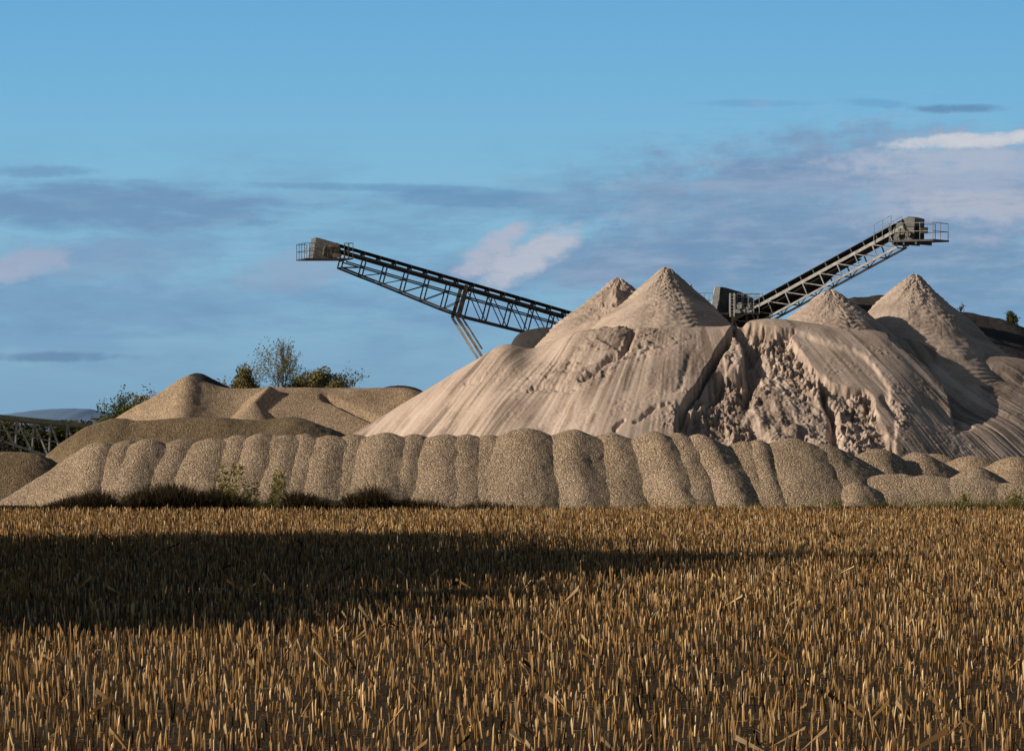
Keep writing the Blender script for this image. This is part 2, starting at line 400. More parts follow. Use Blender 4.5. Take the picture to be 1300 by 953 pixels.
    # soft dribble flows between clods
    Z += rub*(1-rg)*.12*fbm(th*60, rr*.3, 3, 59)
    lip = np.exp(-(sd/4.0)**2)*ss(960, 1060, u)
    Z += lip*fbm(X*3, D*3, 3, 61)*.05
    # right-hand slipped ledge
    for pts, dep, w in (([(1172,508),(1188,515),(1205,530),(1225,536)], .35, 5), ([(1135,428),(1160,446),(1190,470)], .3, 4), ([(1122,500),(1136,515),(1140,530)], .3, 4), ([(1250,462),(1300,478)], .35, 6)):
        Z -= dep*np.exp(-(dline(uu, vv, pts)/w)**2)
    # shaded ravine right of the blunt cone
    edge_l = [(1112,412),(1128,424),(1152,440),(1177,464),(1195,485),(1206,505),(1212,545)]
    jj = 3*fbm(u/14, v/14, 3, 91); rgt = ss(-1, 3, sdpoly(u+jj, v+jj, edge_l+[(1212,560),(1600,560),(1600,400),(1112,400)]))
    dl = dline(u+jj, v+jj, edge_l)
    Z -= rgt*(1.05*np.exp(-(dl/75)**2)*ss(405, 440, v)*ss(556, 500, v)+.0)*ss(-.5, 1., Dc-D+.6)
    # shoulder behind the ledge rising to the small cone
    u0 = 650+X/256*F
    sh = CAMH-(np.interp(u0, [690,705,735,760,782,800,830], [446,428,396,376,362,380,440])-HOR)/F*256
    sh = np.where((u0 > 692) & (u0 < 828), sh, -9)
    sh = sh-.75*np.abs(D-256)+.30*fbm(X*1.6, D*1.6, 4, 71)+ (vb-.5)*.22
    Z = np.maximum(Z, sh)
    # tone attribute (damp streaks, pale dry runs, painted crevice shade and lit lip)
    st = .5*fbm(th*40, rr*.10, 4, 81)+.7*fbm(th*130, rr*.16, 3, 84); st2 = fbm(X*.35, D*.35+3, 4, 82)
    tone = .45*st2+.85*st*front-.25
    tone -= .55*ss(.22, .5, fbm(th*34+9, rr*.22, 4, 83))*(1-m_bay)
    tone -= .35*ss(.2, .45, fbm(u/30, v/40, 3, 85))*(1-m_bay)*ss(.1,.4,fbm(th*90,rr*.1,3,86)+.2)
    tone += .45*rub*(vb-.5)-.05*rub-.25*rub*rg*(1-ss(0, .12, g2-g1))  # crevices between clods darkened, shade put into the tone
    tone += .30*lip+.1*m_slab  # sunlit scarp lip painted paler
    tone += .18*ss(760, 600, u)+.1*ss(900,700,u)  # paler towards the left
    Z = np.maximum(Z, -.6)
    me = gridmesh('sand_pile', X, D+Yo, Z, {'tone': tone})
    return me
sand_pile = link('sand_pile', main_pile(), M['sand'])
tag(sand_pile, 'huge pale pink sand stockpile with a slumped bay in its front slope', 'sand pile')

def cone(name, label, cx, cy, d, k, hbase, mt, seed, hr=1.0, group=None, cat='sand cone', lay=1., flat=.25, nt=420, nr=150):
    X0, D0, Z0 = P(cx, cy, d); H = Z0-hbase; Rm = H/k
    th = np.linspace(0, 2*np.pi, nt, endpoint=False); r = np.linspace(0.0, 1, nr)**.85*Rm
    T, Rr = np.meshgrid(th, r); c, s = np.cos(T), np.sin(T)
    lump = 1+.07*(fbm(c*1.3+5, s*1.3+Rr*.1, 3, seed))
    z = Z0-k*(np.sqrt(Rr**2+flat**2)-flat)/hr*lump
    lz = z*3.6+fbm(c*4, s*4+z*.5, 3, seed+1)*.9
    saw = lz-np.floor(lz)
    lay_g = ss(-.4, .3, fbm(c*3, s*3+z*1.2, 3, seed+7))
    lz2 = z*9+fbm(c*5, s*5+z*.5, 3, seed+11)*1.2; saw2 = lz2-np.floor(lz2)
    disp = lay*((ss(0, .3, saw)-saw)*.10*lay_g+(ss(0, .3, saw2)-saw2)*.05+fbm(c*16+z*1.1, s*16+z*3.0, 3, seed+2)*.022*np.minimum(Rr*.6, 1)+fbm(c*5+Rr, s*5+z*2, 4, seed+3)*.07)
    ga = seed*1.7 % 6.28
    for g in range(5):
        a0 = np.pi*1.5+(g-2)*.42+.2*math.sin(seed+g); da = np.angle(np.exp(1j*(T-a0-.03*np.sin(z*3+g))))*np.maximum(Rr, .3)
        disp = disp-.035*lay*np.exp(-(da/.05)**2)*(g%2)*.4*ss(0, .8, Rr)
    wob = .06*fbm(z*.9, z*0, 3, seed+5)*0
    Rr2 = Rr+disp*.6; z = z+disp*.7
    tone = -.12+.45*fbm(c*2, s*2+z*1.4, 4, seed+4)-.45*ss(.3, .0, saw)*.4*lay_g+.25*ss(1.4, 0, Rr)
    X = X0+Rr2*c+.25*fbm(z*.5, z*0, 2, seed+6); Y = D0+Rr2*s
    o = link(name, gridmesh(name, X, Y, z, {'tone': tone}, wrap=True), mt)
    return tag(o, label, cat, group)
G1 = 'sharp sand cones on top of the stockpile'
cone('sand_cone', 'tallest sharp sand cone left of the middle platform', 843, 340, 253.6, .90, 7.5, M['sandcone'], 101, group=G1)
cone('sand_cone', 'small sand cone peeking out behind the tallest cone on its left', 782, 354, 257.5, .86, 8.2, M['sandcone'], 113, lay=1.3, group=G1)
cone('sand_cone', 'blunt low sand cone in front of the pale rising conveyor', 1053, 369, 252.8, .80, 7.8, M['sandcone'], 127, group=G1, flat=.5)
cone('sand_cone', 'sharp sand cone standing alone under the right conveyor head', 1161, 349, 257.0, .90, 5.0, M['sandcone'], 139, group=G1)

# generic ridge-shaped pile: crest polyline in (px, py) at depth d
def ridge(name, label, cat, crest, d, k, mt, seed, amp=.1, res=.12, kx=None, back=.6, dcurve=None, extra=None, rough=0, group=None, plateau=0., s=.35, fine=.03):
    x0, x1 = crest[0][0], crest[-1][0]
    Xa = (x0-650)/F*d; Xb = (x1-650)/F*d
    Zs = [CAMH-(y-HOR)/F*d for x, y in crest]; H = max(Zs)
    X, D = np.meshgrid(np.arange(Xa, Xb, res), np.arange(d-H/k-1.5, d+plateau+H/back+1, res))
    px = 650+X/d*F
    Zc = np.interp(px, [c[0] for c in crest], Zs)
    kr = max(3, int(.9/res)|1)
    Zc = np.apply_along_axis(lambda r: np.convolve(np.pad(r, kr//2, 'edge'), np.ones(kr)/kr, 'valid'), 1, Zc)
    Dc = d+(np.interp(px, [c[0] for c in dcurve], [c[1] for c in dcurve]) if dcurve else 0)+amp*4*fbm(X*.2, X*0, 2, seed)
    Z = Zc-k*s*(np.logaddexp(0, (Dc-D)/s))-back*s*np.logaddexp(0, (D-Dc-plateau)/s)+ (k+back if plateau < .1 else k)*s*.69
    Z += amp*fbm(X*.6, D*.6, 4, seed+1)+fine*fbm(X*4, D*4, 3, seed+2)
    u = PX(X, D); v = PY(Z, D)
    tone = .25*fbm(X*.7, D*.7, 4, seed+3)
    if extra: Z, tone = extra(X, D, Z, u, v, tone)
    Z = np.maximum(Z, -.5)
    o = link(name, gridmesh(name, X, D, Z, {'tone': tone}), mt)
    return tag(o, label, cat, group)

# left background heap (tan); a dark-coloured heap behind stands in for its shaded hollow
def exA(X, D, Z, u, v, tone):
    # second hump in front
    X1, D1, Z1 = P(322, 509, 253)
    r = np.hypot((X-X1)*1.25, D-D1); h = Z1-.72*(np.sqrt(r*r+.12)-.3)
    Z = np.maximum(Z, h)
    X2, D2, Z2 = P(342, 494, 257)
    t = np.clip((D2-D)/5.0, 0, 1)
    rid = Z2-.66*np.maximum(0, D2-D)-.62*np.abs(X-(X2-.55*(D2-D)))+.25
    Z = np.maximum(Z, rid-.5*np.maximum(0, D-D2))
    dl = dline(u+3*fbm(u/12, v/12, 3, 4), v, [(413,504),(425,508),(450,521),(478,533)])
    side = ss(-3, 6, (v-497)*0.88-(u-404)*.48)
    Z = Z+.55*side*ss(395, 415, u)*ss(9, 0, np.abs(dl))*0+.0
    Z = Z-.8*np.exp(-(dl/3.5)**2)
    tone = tone+.10*ss(300, 200, u)
    return Z, tone
ridge('gravel_heap', 'broad tan gravel heap with a dark hollow beside its peak', 'gravel heap',
      [(60,610),(120,548),(148,531),(180,513),(210,495),(232,481),(241,478),(252,484),(266,489),(280,494),(300,496),(340,493),(400,495),(450,495),(520,495),(560,510),(620,560)],
      258, .62, M['gravel_tan'], 211, .08, .09, fine=.012, extra=exA, plateau=2.5)
ridge('gravel_heap', 'small added dark heap standing in for the shaded hollow at the peak of the broad tan heap', 'gravel heap',
      [(215,500),(236,479),(242,473.5),(250,472.5),(259,474.5),(270,481),(292,492),(315,505)], 266, .7, M['darksand_shade'], 217, .03, .08)  # added heap, the hollow's shade put into its dark colour
ridge('gravel_heap', 'low added dark heap standing in for shade behind the right end of the broad tan heap', 'gravel heap',
      [(455,515),(478,496),(490,490.5),(512,488.5),(526,491),(536,495),(550,505)], 266, .7, M['darksand_shade'], 219, .06, .08)  # added mound, shading behind the tan heap put into its dark colour
def exB(X, D, Z, u, v, tone):
    for a in ((182,537),(277,532),(372,531)):
        X1, D1, Z1 = P(a[0], a[1], 201); r = np.hypot((X-X1)*1.1, D-D1); Z = np.maximum(Z, Z1-.6*(np.sqrt(r*r+.5)-.7))
    return Z, tone
ridge('gravel_heap', 'long low brown gravel bank behind the row of tipped heaps on the left', 'gravel heap',
      [(-60,690),(0,632),(30,606),(70,570),(105,544),(145,534),(166,538),(200,535),(277,533),(325,538),(372,532),(400,540),(430,552),(470,575),(520,610)],
      200, .60, M['gravel_brown'], 223, .10, .09, extra=exB, plateau=3.0)
ridge('gravel_heap', 'small rounded gravel heap at the left picture edge under the lattice conveyor', 'gravel heap',
      [(-160,640),(-90,596),(-30,578),(0,575),(40,575),(60,582),(90,600),(130,625)], 192, .6, M['gravel_brown'], 227, .06, .09, plateau=1.)
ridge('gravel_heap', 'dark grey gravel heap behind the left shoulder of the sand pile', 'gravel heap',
      [(636,475),(646,440),(653,426),(668,419),(690,416),(712,415),(735,430),(770,460)], 268, .7, M['darksand_shade'], 229, .06, .1)
ridge('shaded_ridge', 'ridge with shade painted in as dark colour, behind the notch of the two right cones', 'spoil heap',
      [(1040,420),(1066,388),(1078,377),(1095,378),(1112,374),(1125,374),(1136,378),(1165,400),(1200,420)], 268, .7, M['darksand_shade'], 231, .12, .1)  # shadow from the cones put into the ridge's base colour
ridge('shaded_ridge', 'long ridge with shade painted in as dark colour, behind the rightmost cone', 'spoil heap',
      [(1170,420),(1205,396),(1225,398),(1250,404),(1275,408),(1300,417),(1340,430),(1420,460),(1480,500)], 268, .6, M['darksand_shade'], 237, .12, .1, plateau=3)  # same painted shade as the ridge at the notch
# ------------------------------------------------------------ tipped gravel heaps along the field
GH = 'tipped gravel heaps in a row along the field edge'
def heap(label, x, y, d=159.6, k=.70, c=.62, w=.5, seed=0, mt=None, lean=0., rnd=.5, back=.8, res=.055):
    X0, D0, Z0 = P(x, y, d); hw = (Z0+.5)/c+w*.6
    gx_, gd = np.meshgrid(np.arange(-hw-.3, hw+.3, res*1.2), np.arange(-(Z0+.5)/k-rnd, (Z0+.5)/back+rnd, res*1.3))
    X = X0+gx_; D = D0+gd; dn = np.maximum(0, -gd)
    xx = gx_-lean*dn-.10*fbm(dn*.5, dn*0+seed, 2, seed)*dn
    wv = w*(1+.16*dn)
    lat = c*(np.sqrt(xx*xx+wv*wv)-wv)
    Z = Z0-lat-k*(np.sqrt(dn**2+rnd**2)-rnd)-back*(np.sqrt(np.maximum(0, gd)**2+rnd**2)-rnd)
    Z += .07*fbm(X*.8, D*.8, 3, seed+300)+.018*fbm(X*6, D*6, 2, seed+400)
    tone = .22*fbm(X*.8, D*.8, 4, seed+2)+.06*math.sin(seed*2.3)+.12*fbm(X*.15, D*.15, 2, 5)-.08*ss(.9, .1, Z)
    Z = np.maximum(Z, -.35)
    o = link('gravel_heap', gridmesh('gravel_heap', X, D, Z, {'tone': tone}), mt or M['gravel'])
    return tag(o, label, 'gravel heap', GH if label.startswith('steep rounded') else None)
row = [(132,562,160.6),(160,559,160.2),(188,556,159.9),(231,556,160),(271,556,160),(305,553,159.7),(332,551,160.1),(363,551,159.7),(391,551,159.9),(420,552,159.7),(450,551,160),(488,550,159.6),
       (526,551,159.9),(561,551,159.6),(594,551,159.9),(624,552,160.1),(727,545,159.6),(775,550,159.9),(829,548,159.7),(861,549,159.9),(887,550,159.6),(942,559,159.9),(962,557,159.5)]
lab = 'steep rounded gravel heap, one of the equal heaps tipped side by side along the field'
for i, (x, y, d) in enumerate(row):
    heap(lab, x, y, 159.7+.12*math.sin(i*2.7), seed=500+i*7, lean=float(np.interp(x, [130,400,650,800,900,960],[-.10,-.10,-.02,.12,.30,.16]))+.04*math.sin(i*1.9), w=.32+.09*math.sin(i*3.1), c=float(np.interp(x, [0,150,230,620,830,900],[.62,.6,.38,.38,.48,.62]))+.05*math.sin(i*4.3))
# long tapering left end
ridge('gravel_heap', 'long left end of the tipped gravel row sloping down to the weeds', 'gravel heap',
      [(-60,700),(0,640),(40,612),(80,583),(115,563),(135,561),(160,566),(200,600),(230,640)], 160.3, .70, M['gravel'], 241, .09, .06, fine=.05)
heap('widest and tallest heap of the gravel row, with a broad flat top', 668, 544, 159.5, w=1.3, c=.85, seed=701)
heap('broad gravel heap with a flat top where the row begins to fall away', 1003, 556, 159.7, w=1.0, lean=.15, seed=709)
heap('last tall gravel heap on the right end of the row, sloping down rightwards', 1040, 563, 159.9, w=.9, lean=.2, seed=717)
heap('small pointed gravel mound low at the foot of the last tall heap', 1088, 611, 157.2, w=.3, seed=725)
heap('low wide gravel mound right of the small pointed one at the field edge', 1130, 601, 158.4, w=1.5, c=.42, seed=733)
heap('low gravel mound below the three bright rounded mounds', 1172, 603, 158.2, w=1.5, c=.42, seed=741)
heap('low gravel mound at the field edge near the right picture edge', 1225, 606, 158.2, w=1.5, c=.42, seed=749)
heap('low gravel mound at the right picture edge, sparse green weeds at its foot', 1285, 612, 158, w=1.5, c=.42, seed=757)
heap('low gravel mound cut off by the right picture edge', 1340, 612, 158, w=1.5, c=.42, seed=765)
heap('first bright rounded mound beside the fall of the gravel row', 1113, 569, 163.5, k=.8, w=.5, seed=773)
heap('second bright rounded mound, the middle one between two shadowed gaps', 1165, 574, 164.5, k=.75, w=.5, seed=781)
heap('third and lowest bright rounded mound nearest the right edge', 1240, 592, 163, k=.75, w=.4, seed=789)
heap('flat gravel mound behind the second bright mound', 1235, 578, 182, k=.55, w=1.3, seed=797, mt=M['gravel_tan'])
heap('gravel mound behind at the right picture edge, crest just showing', 1290, 580, 178, k=.6, w=1., seed=805, mt=M['gravel_tan'])
heap('small gravel mound in front at the far right with a lit left side', 1293, 596, 166, k=.7, w=.4, seed=813)
heap('pale sliver of gravel mound behind the first bright mound', 1185, 576, 190, k=.5, w=1.3, seed=821, mt=M['gravel_tan'])

# ------------------------------------------------------------ conveyors
def V(*a): return np.array(a, float)
class Frame:
    """local frame: s along conveyor, w sideways (+ = far from camera), n up-perp"""
    def __init__(s, A, B):
        s.A = V(*A); d = V(*B)-s.A; s.L = np.linalg.norm(d); s.u = d/s.L
        w = np.cross(s.u, (0,0,1)); w /= np.linalg.norm(w)
        if w[1] < 0: w = -w
        s.w = w; n = np.cross(s.u, w)
        s.n = n if n[2] > 0 else -n
    def p(s, a, w, n): return s.A+s.u*a+s.w*w+s.n*n
def belt_and_idlers(fr, root, a0, a1, W, step, chord_m, n0=.0):
    b = MB(); b.bar(fr.p(a0,0,n0+.30), fr.p(a1,0,n0+.30), W*.62, .035, fr.n)
    for sg in (-1, 1):
        b.prism([fr.p(a0,sg*W*.31,n0+.285), fr.p(a1,sg*W*.31,n0+.285), fr.p(a1,sg*W*.47,n0+.40), fr.p(a0,sg*W*.47,n0+.40)], fr.n*.03)
    b.build('belt', M['rubber'], root)
    b = MB(); b.bar(fr.p(a0,0,n0-.12), fr.p(a1,0,n0-.12), W*.8, .03, fr.n); b.build('return_belt', M['rubber'], root)
    a = a0+.4
    while a < a1:
        q = MB()
        for sg in (-1, 1): q.bar(fr.p(a,sg*W*.5,n0), fr.p(a,sg*W*.5,n0+.42), .07, .07)
        q.tube(fr.p(a,-W*.31,n0+.2), fr.p(a,W*.31,n0+.2), .055); q.tube(fr.p(a,-W*.5,n0+.33), fr.p(a,-W*.31,n0+.2), .05); q.tube(fr.p(a,W*.5,n0+.33), fr.p(a,W*.31,n0+.2), .05)
        q.build('idler', M['steel_dark'], root); a += step
def rail(root, mt, pts, h, r=.022):
    mb = MB(); pts = [V(*p) for p in pts]
    for a, b in zip(pts[:-1], pts[1:]):
        for f in (1, .5): mb.tube(a+V(0,0,h*f), b+V(0,0,h*f), r, n=6)
    for a in pts: mb.tube(a, a+V(0,0,h), r*1.15, n=6)
    mb.build('railing', mt, root)
def left_conveyor():
    DL = 272.0
    A = P(760, 414.5, DL+4); B = P(424, 317, DL-1)
    fr = Frame(A, B); W = 1.25; L = fr.L
    root = empty('stacker_conveyor', tuple(V(*P(620, 445, DL+3))*V(1,1,0)))
    tag(root, 'dark lattice stacker conveyor rising to the left beyond the sand pile', 'conveyor')
    belt_and_idlers(fr, root, 0, L+.2, W, 1.15, M['steel_dark'])
    def depth(a):  # bottom chord depth under top chord as function of distance from head
        x = L-a
        return float(np.interp(x, [0,1.0,3.5,9.6,14,20], [.95,1.15,1.35,2.0,1.85,1.5]))
    for nm, sg in (('near', -1), ('far', 1)):
        q = MB(); w = sg*W/2
        q.bar(fr.p(0,w,0), fr.p(L+.3,w,0), .10, .15, fr.n)
        q.bar(fr.p(0,w,-.62), fr.p(L-.9,w,-.62), .07, .09, fr.n)
        st = np.arange(L-.7, 0, -1.55)
        for i, a in enumerate(st):
            b_ = a-1.55
            d0 = depth(a); q.bar(fr.p(a,w,0), fr.p(a,w,-d0), .085, .085)
            if b_ > -1.5:
                b2 = max(b_, 0); q.bar(fr.p(a,w,-d0), fr.p(b2,w,-depth(b2)), .12, .12, fr.n)
                if L-a < 9.2: q.bar(fr.p(b2,w,-.05), fr.p(a,w,-d0), .055, .055) if False else q.bar(fr.p(a,w,-d0), fr.p(b2,w,-.62), .055, .055)
                else: q.bar(fr.p(a,w,-.05), fr.p(b2,w,-depth(b2)), .06, .06)
        q.build('truss_side', M['steel_dark'], root)
    q = MB()
    for a in np.arange(L-.7, 0, -1.55):
        for dz, t_ in ((depth(a), .07), (.62, .06)):
            q = MB(); q.bar(fr.p(a,-W/2,-dz), fr.p(a,W/2,-dz), t_); q.build('cross_brace', M['steel_dark'], root)
    # pale pipe along lower chord
    q = MB(); pts = [fr.p(a, -W/2-.09, -depth(a)-.03) for a in np.arange(L-3.2, L-9.6, -.8)]
    for a, b in zip(pts[:-1], pts[1:]): q.tube(a, b, .035, n=6)
    q.build('pipe', M['steel_light'], root)
    # post and legs
    ap = L-9.65
    for sg in (-1, 1):
        q = MB(); q.bar(fr.p(ap+.1,sg*(W/2+.08),.15), fr.p(ap+.15,sg*(W/2+.08),-2.2), .26, .14, (0,1,0)); q.build('post', M['steel_rust'], root)
        q = MB(); top = fr.p(ap+.15, sg*(W/2+.08), -2.2); bot = top+V(2.9, 0, 0)*1.0; bot[0] = top[0]+2.9; bot[2] = top[2]-4.6
        q.bar(top, bot, .19, .19, (0,1,0)); q.tube(top+V(.25,-.1,.1), top+V(1.7,-.1,-2.2), .07)
        g = bot.copy(); g2 = g+V(1.0,0,0); q.bar(bot, V(bot[0]+3.2, bot[1], 0.3), .19, .19, (0,1,0))
        q.build('support_leg', M['steel_grey'] if sg < 0 else M['steel_light'], root)
    # head
    hx = fr.p(L+.3, 0, 0)
    q = MB(); yv = fr.w*1.5
    def hp(x, y): X, D, Z = P(x, y, hx[1]); return V(X, D, Z)-fr.w*.75
    q.prism([hp(398.5,302), hp(405,303.5), hp(428,310.5), hp(429,325), hp(424,329), hp(394,328)], yv)
    q.build('head_housing', M['steel_mid'], root)
    q = MB()
    for k, (x, y, s) in enumerate([(412,318,.28),(417,315,.2),(421,321,.3),(415,324,.22),(425,317,.18),(409,323,.15)]):
        c = hp(x, y); q = MB(); q.tube(c-fr.w*.35, c+fr.w*.02, s, n=12); q.build('drive_pulley', M['steel_rust'], root)
    for (x, y) in ((419,312),(423,325)): c = hp(x,y); q = MB(); q.bar(c-fr.w*.3-V(.25,0,0), c-fr.w*.3+V(.3,0,0), .3, .3); q.build('drive_motor', M['steel_rust'], root)
    q = MB(); a = hp(381.5,330.2)-fr.w*.55; b = hp(443,330.2)-fr.w*.55
    q.prism([a, b, b+fr.w*2.7, a+fr.w*2.7], (0,0,.09)); q.build('platform', M['steel_dark'], root)
    q = MB()
    n1 = hp(381.5,329)-fr.w*.5; n2 = hp(388,329)-fr.w*.5; n3 = hp(395,329)-fr.w*.5
    f1 = n1+fr.w*2.5
    rail(root, M['steel_dark'], [n3, n2, n1, n1+fr.w*.85, n1+fr.w*1.7, f1, f1+V(.35,0,0), f1+V(.7,0,0)], 1.05)
    e1 = hp(432,329)-fr.w*.5; e2 = hp(443,329)-fr.w*.5; rail(root, M['steel_dark'], [e1, hp(437,329)-fr.w*.5, e2, e2+fr.w*1.2, e2+fr.w*2.5], 1.05)
    q = MB(); c = hp(382.6,319)-fr.w*.55; q.bar(c, c+V(.16,0,0), .03, .4); q.build('sign_plate', M['steel_light'], root)
    # wheel carriage
    q = MB()
    q.bar(fr.p(ap-1,-2,-6.5)*V(1,1,0)+V(5,0,.35), fr.p(ap-1,3,-6.5)*V(1,1,0)+V(5,0,.35), .3); q.build('axle_beam', M['steel_dark'], root)
left_conveyor()

def right_conveyor():
    A = P(925, 412.5, 268); B = P(1152, 288.5, 260.5)
    fr = Frame(A, B); W = 1.3; L = fr.L
    root = empty('stacker_conveyor', tuple(V(*P(940, 410, 268))*V(1,1,0)))
    tag(root, 'pale steel stacker conveyor rising to the right above the cones', 'conveyor')
    belt_and_idlers(fr, root, 0, L+.2, W, 1.05, M['steel_dark'], .05)
    for sg in (-1, 1):
        q = MB(); w = sg*W/2
        q.bar(fr.p(0,w,0), fr.p(L+.1,w,0), .10, .20, fr.n)
        q.bar(fr.p(0,w,-1.02), fr.p(L-.9,w,-1.02), .10, .13, fr.n)
        q.build('chord', M['steel_pale'], root)
        q = MB(); st = np.arange(L-1.1, 0, -1.45)
        for i, a in enumerate(st):
            q.bar(fr.p(a,w,0), fr.p(a,w,-1.02), .075, .075)
            b_ = max(a-1.45, 0); q.bar(fr.p(b_,w,-.05), fr.p(a,w,-1.0), .06, .06)
        q.bar(fr.p(L,w,-.1), fr.p(L-1.1,w,-1.02), .07)
        q.build('lattice_web', M['steel_grey'], root)
    q = MB()
    for i, a in enumerate(np.arange(L-1.1, 0, -1.45)):
        q = MB(); q.bar(fr.p(a,-W/2,-1.0), fr.p(a,W/2,-1.0), .07); q.bar(fr.p(a,-W/2,-1.0), fr.p(max(a-1.45,0),W/2,-1.0), .05)
        q.build('cross_brace', M['steel_dark'], root)
    q = MB(); q.prism([fr.p(0,-W*.42,-.30), fr.p(L*.72,-W*.42,-.30), fr.p(L*.72,W*.42,-.30), fr.p(0,W*.42,-.30)], fr.n*.04)
    q.prism([fr.p(0,W*.46,-.85), fr.p(L*.45,W*.46,-.75), fr.p(L*.62,W*.46,-.12), fr.p(0,W*.46,-.12)], fr.w*.03)
    q.build('spill_tray', M['rubber'], root)
    # long walkway rail on the upper part
    q = MB()
    rp = [fr.p(a, -W/2-.12, .0) for a in (L-2.3, L-1.6, L-.9)]
    rail(root, M['steel_grey'], rp, 1.15)
    rail(root, M['steel_grey'], [fr.p(a, W/2+.12, .0) for a in (L-2.3, L-1.6, L-.9)], 1.15)
    # head
    hd = fr.p(L, 0, 0)
    hz = lambda x, y: V(*P(x, y, hd[1]))
    u2 = V(fr.u[0], fr.u[1], 0); u2 /= np.linalg.norm(u2); w2 = fr.w.copy()
    c = hz(1157, 300)          # base centre of housing
    def loc(a, w, z): return c+u2*a+w2*w+V(0,0,z)
    hb = MB()
    hb.prism([loc(-1.0,-.7,-.25), loc(.55,-.7,-.25), loc(.62,-.7,1.15), loc(.15,-.7,1.28), loc(-.55,-.7,1.0), loc(-1.0,-.7,.45)], w2*1.4)
    hb.build('head_housing', M['steel_mid'], root)
    hb = MB(); hb.bar(loc(.66,-.5,.1), loc(.66,.5,.1), .07, 1.1); hb.build('end_flap', M['rubber'], root)
    hb = MB()
    for k, (a, z, s) in enumerate([(-.2,.3,.24),(.25,.1,.2),(-.55,.1,.18)]): 
        hb = MB(); hb.tube(loc(a,-1.0,z), loc(a,-.7,z), s, n=12); hb.build('drive_pulley', M['steel_rust'], root)
    hb = MB(); hb.bar(loc(.9,-.5,.35), loc(1.3,-.2,.35), .4, .4); hb.build('drive_motor', M['steel_rust'], root)
    hb = MB(); hb.prism([loc(-1.1,-1.15,-.40), loc(2.2,-1.15,-.40), loc(2.2,1.15,-.40), loc(-1.1,1.15,-.40)], (0,0,.12))
    for a in (-.8, 0, .9): hb.bar(loc(a,-1.1,-.5), loc(a,1.1,-.5), .12, .2)
    hb.build('platform', M['steel_dark'], root)
    z0 = -.28
    rail(root, M['steel_grey'], [loc(.2,-1.1,z0), loc(1.2,-1.1,z0), loc(2.15,-1.1,z0), loc(2.15,0,z0), loc(2.15,1.1,z0), loc(1.2,1.1,z0), loc(.2,1.1,z0)], 1.1)
    rail(root, M['steel_grey'], [loc(-1.05,-1.1,z0), loc(-.4,-1.1,z0), loc(.2,-1.1,z0)], 1.1)
right_conveyor()

def transfer_head():
    root = empty('transfer_station', tuple(V(*P(925, 400, 266))*V(1,1,0)))
    tag(root, 'dark sloped conveyor head with railings between the two middle cones', 'conveyor head')
    d = 266; q = MB(); off = V(-.25, 1.6, 0)
    g = lambda x, y, dd=d: V(*P(x, y, dd))
    q.prism([g(x_,y_,d+(x_-912)*.055) for x_,y_ in ((914.5,364),(935,370),(952,379),(946,402),(925,412),(908,400),(911,388))], (.4,1.2,0)); q.build('hood', M['steel_dark'], root)  # shaded front of the hood helped along by the darker steel
    q = MB(); q.prism([g(907.5,364.5), g(914.3,363.5), g(912,390), g(903,390)], V(-.02,.06,0)+V(0,.02,0)); 
    q.prism([g(907.5,364.5,d+.12), g(914.3,363.5,d+.12), g(914.3,363.5,d+1.4), g(907.5,364.5,d+1.4)], (0,0,-.05))
    q.build('lit_side_plate', M['steel_light'], root)  # lit left face of the hood put in as a pale plate
    q = MB(); q.prism([g(888,399,d-.9), g(964,399,d-.9), g(964,399,d+2.2), g(888,399,d+2.2)], (0,0,.1)); q.prism([g(888,391,d-.5),g(905,391,d-.5),g(905,391,d+1.5),g(888,391,d+1.5)], (0,0,.08))
    for x in (890, 905, 930, 948, 962):
        q.bar(g(x,399,d-.8), g(x,430,d-.8), .12); q.bar(g(x,399,d+2), g(x,430,d+2), .12)
    q.build('platform', M['steel_dark'], root)
    q = MB()
    rail(root, M['steel_grey'], [g(x,398,d-.85) for x in (926,934,942,950,957,964)], 1.3); rail(root, M['steel_grey'], [g(x,398,d+2.1) for x in (926,938,950,964)], 1.3)
    rail(root, M['steel_grey'], [g(x,390,d-.45) for x in (888,894,900,905)], .95)
    rail(root, M['steel_grey'], [g(x,382,d+.6) for x in (936,944,952,960,968)], .5)
    q = MB()
    for x in (927,932): q.bar(g(x,372,d-1.0), g(x,402,d-1.0), .09)
    for y in range(375, 402, 4): q.tube(g(927,y,d-1.0), g(932,y,d-1.0), .025, n=5)
    q.build('ladder', M['steel_light'], root)
    q = MB()
    for k,(x,y) in enumerate([(939,388),(946,393),(936,396),(951,390)]): q = MB(); q.tube(g(x,y,d-.6), g(x+2,y,d-.1), .22, n=10); q.build('drive_motor', M['steel_grey'], root)
transfer_head()
q = MB(); g = V(*P(876.5, 362, 268)); q.tube(V(g[0],g[1],9), g+V(0,0,-.2), .05); q.tube(g+V(0,0,-.35), g+V(0,0,.05), .11, n=10)
root = empty('lamp_post', (g[0], g[1], 9)); q2 = MB(); q2.tube(V(g[0],g[1],9), g+V(0,0,-.3), .05); q2.build('pole', M['steel_grey'], root)
q2 = MB(); q2.tube(g+V(0,0,-.3), g+V(0,0,.05), .12, .1, n=12); q2.build('lamp_head', M['steel_light'], root)
tag(root, 'slim post with a small pale cap behind the tallest cone', 'lamp post')

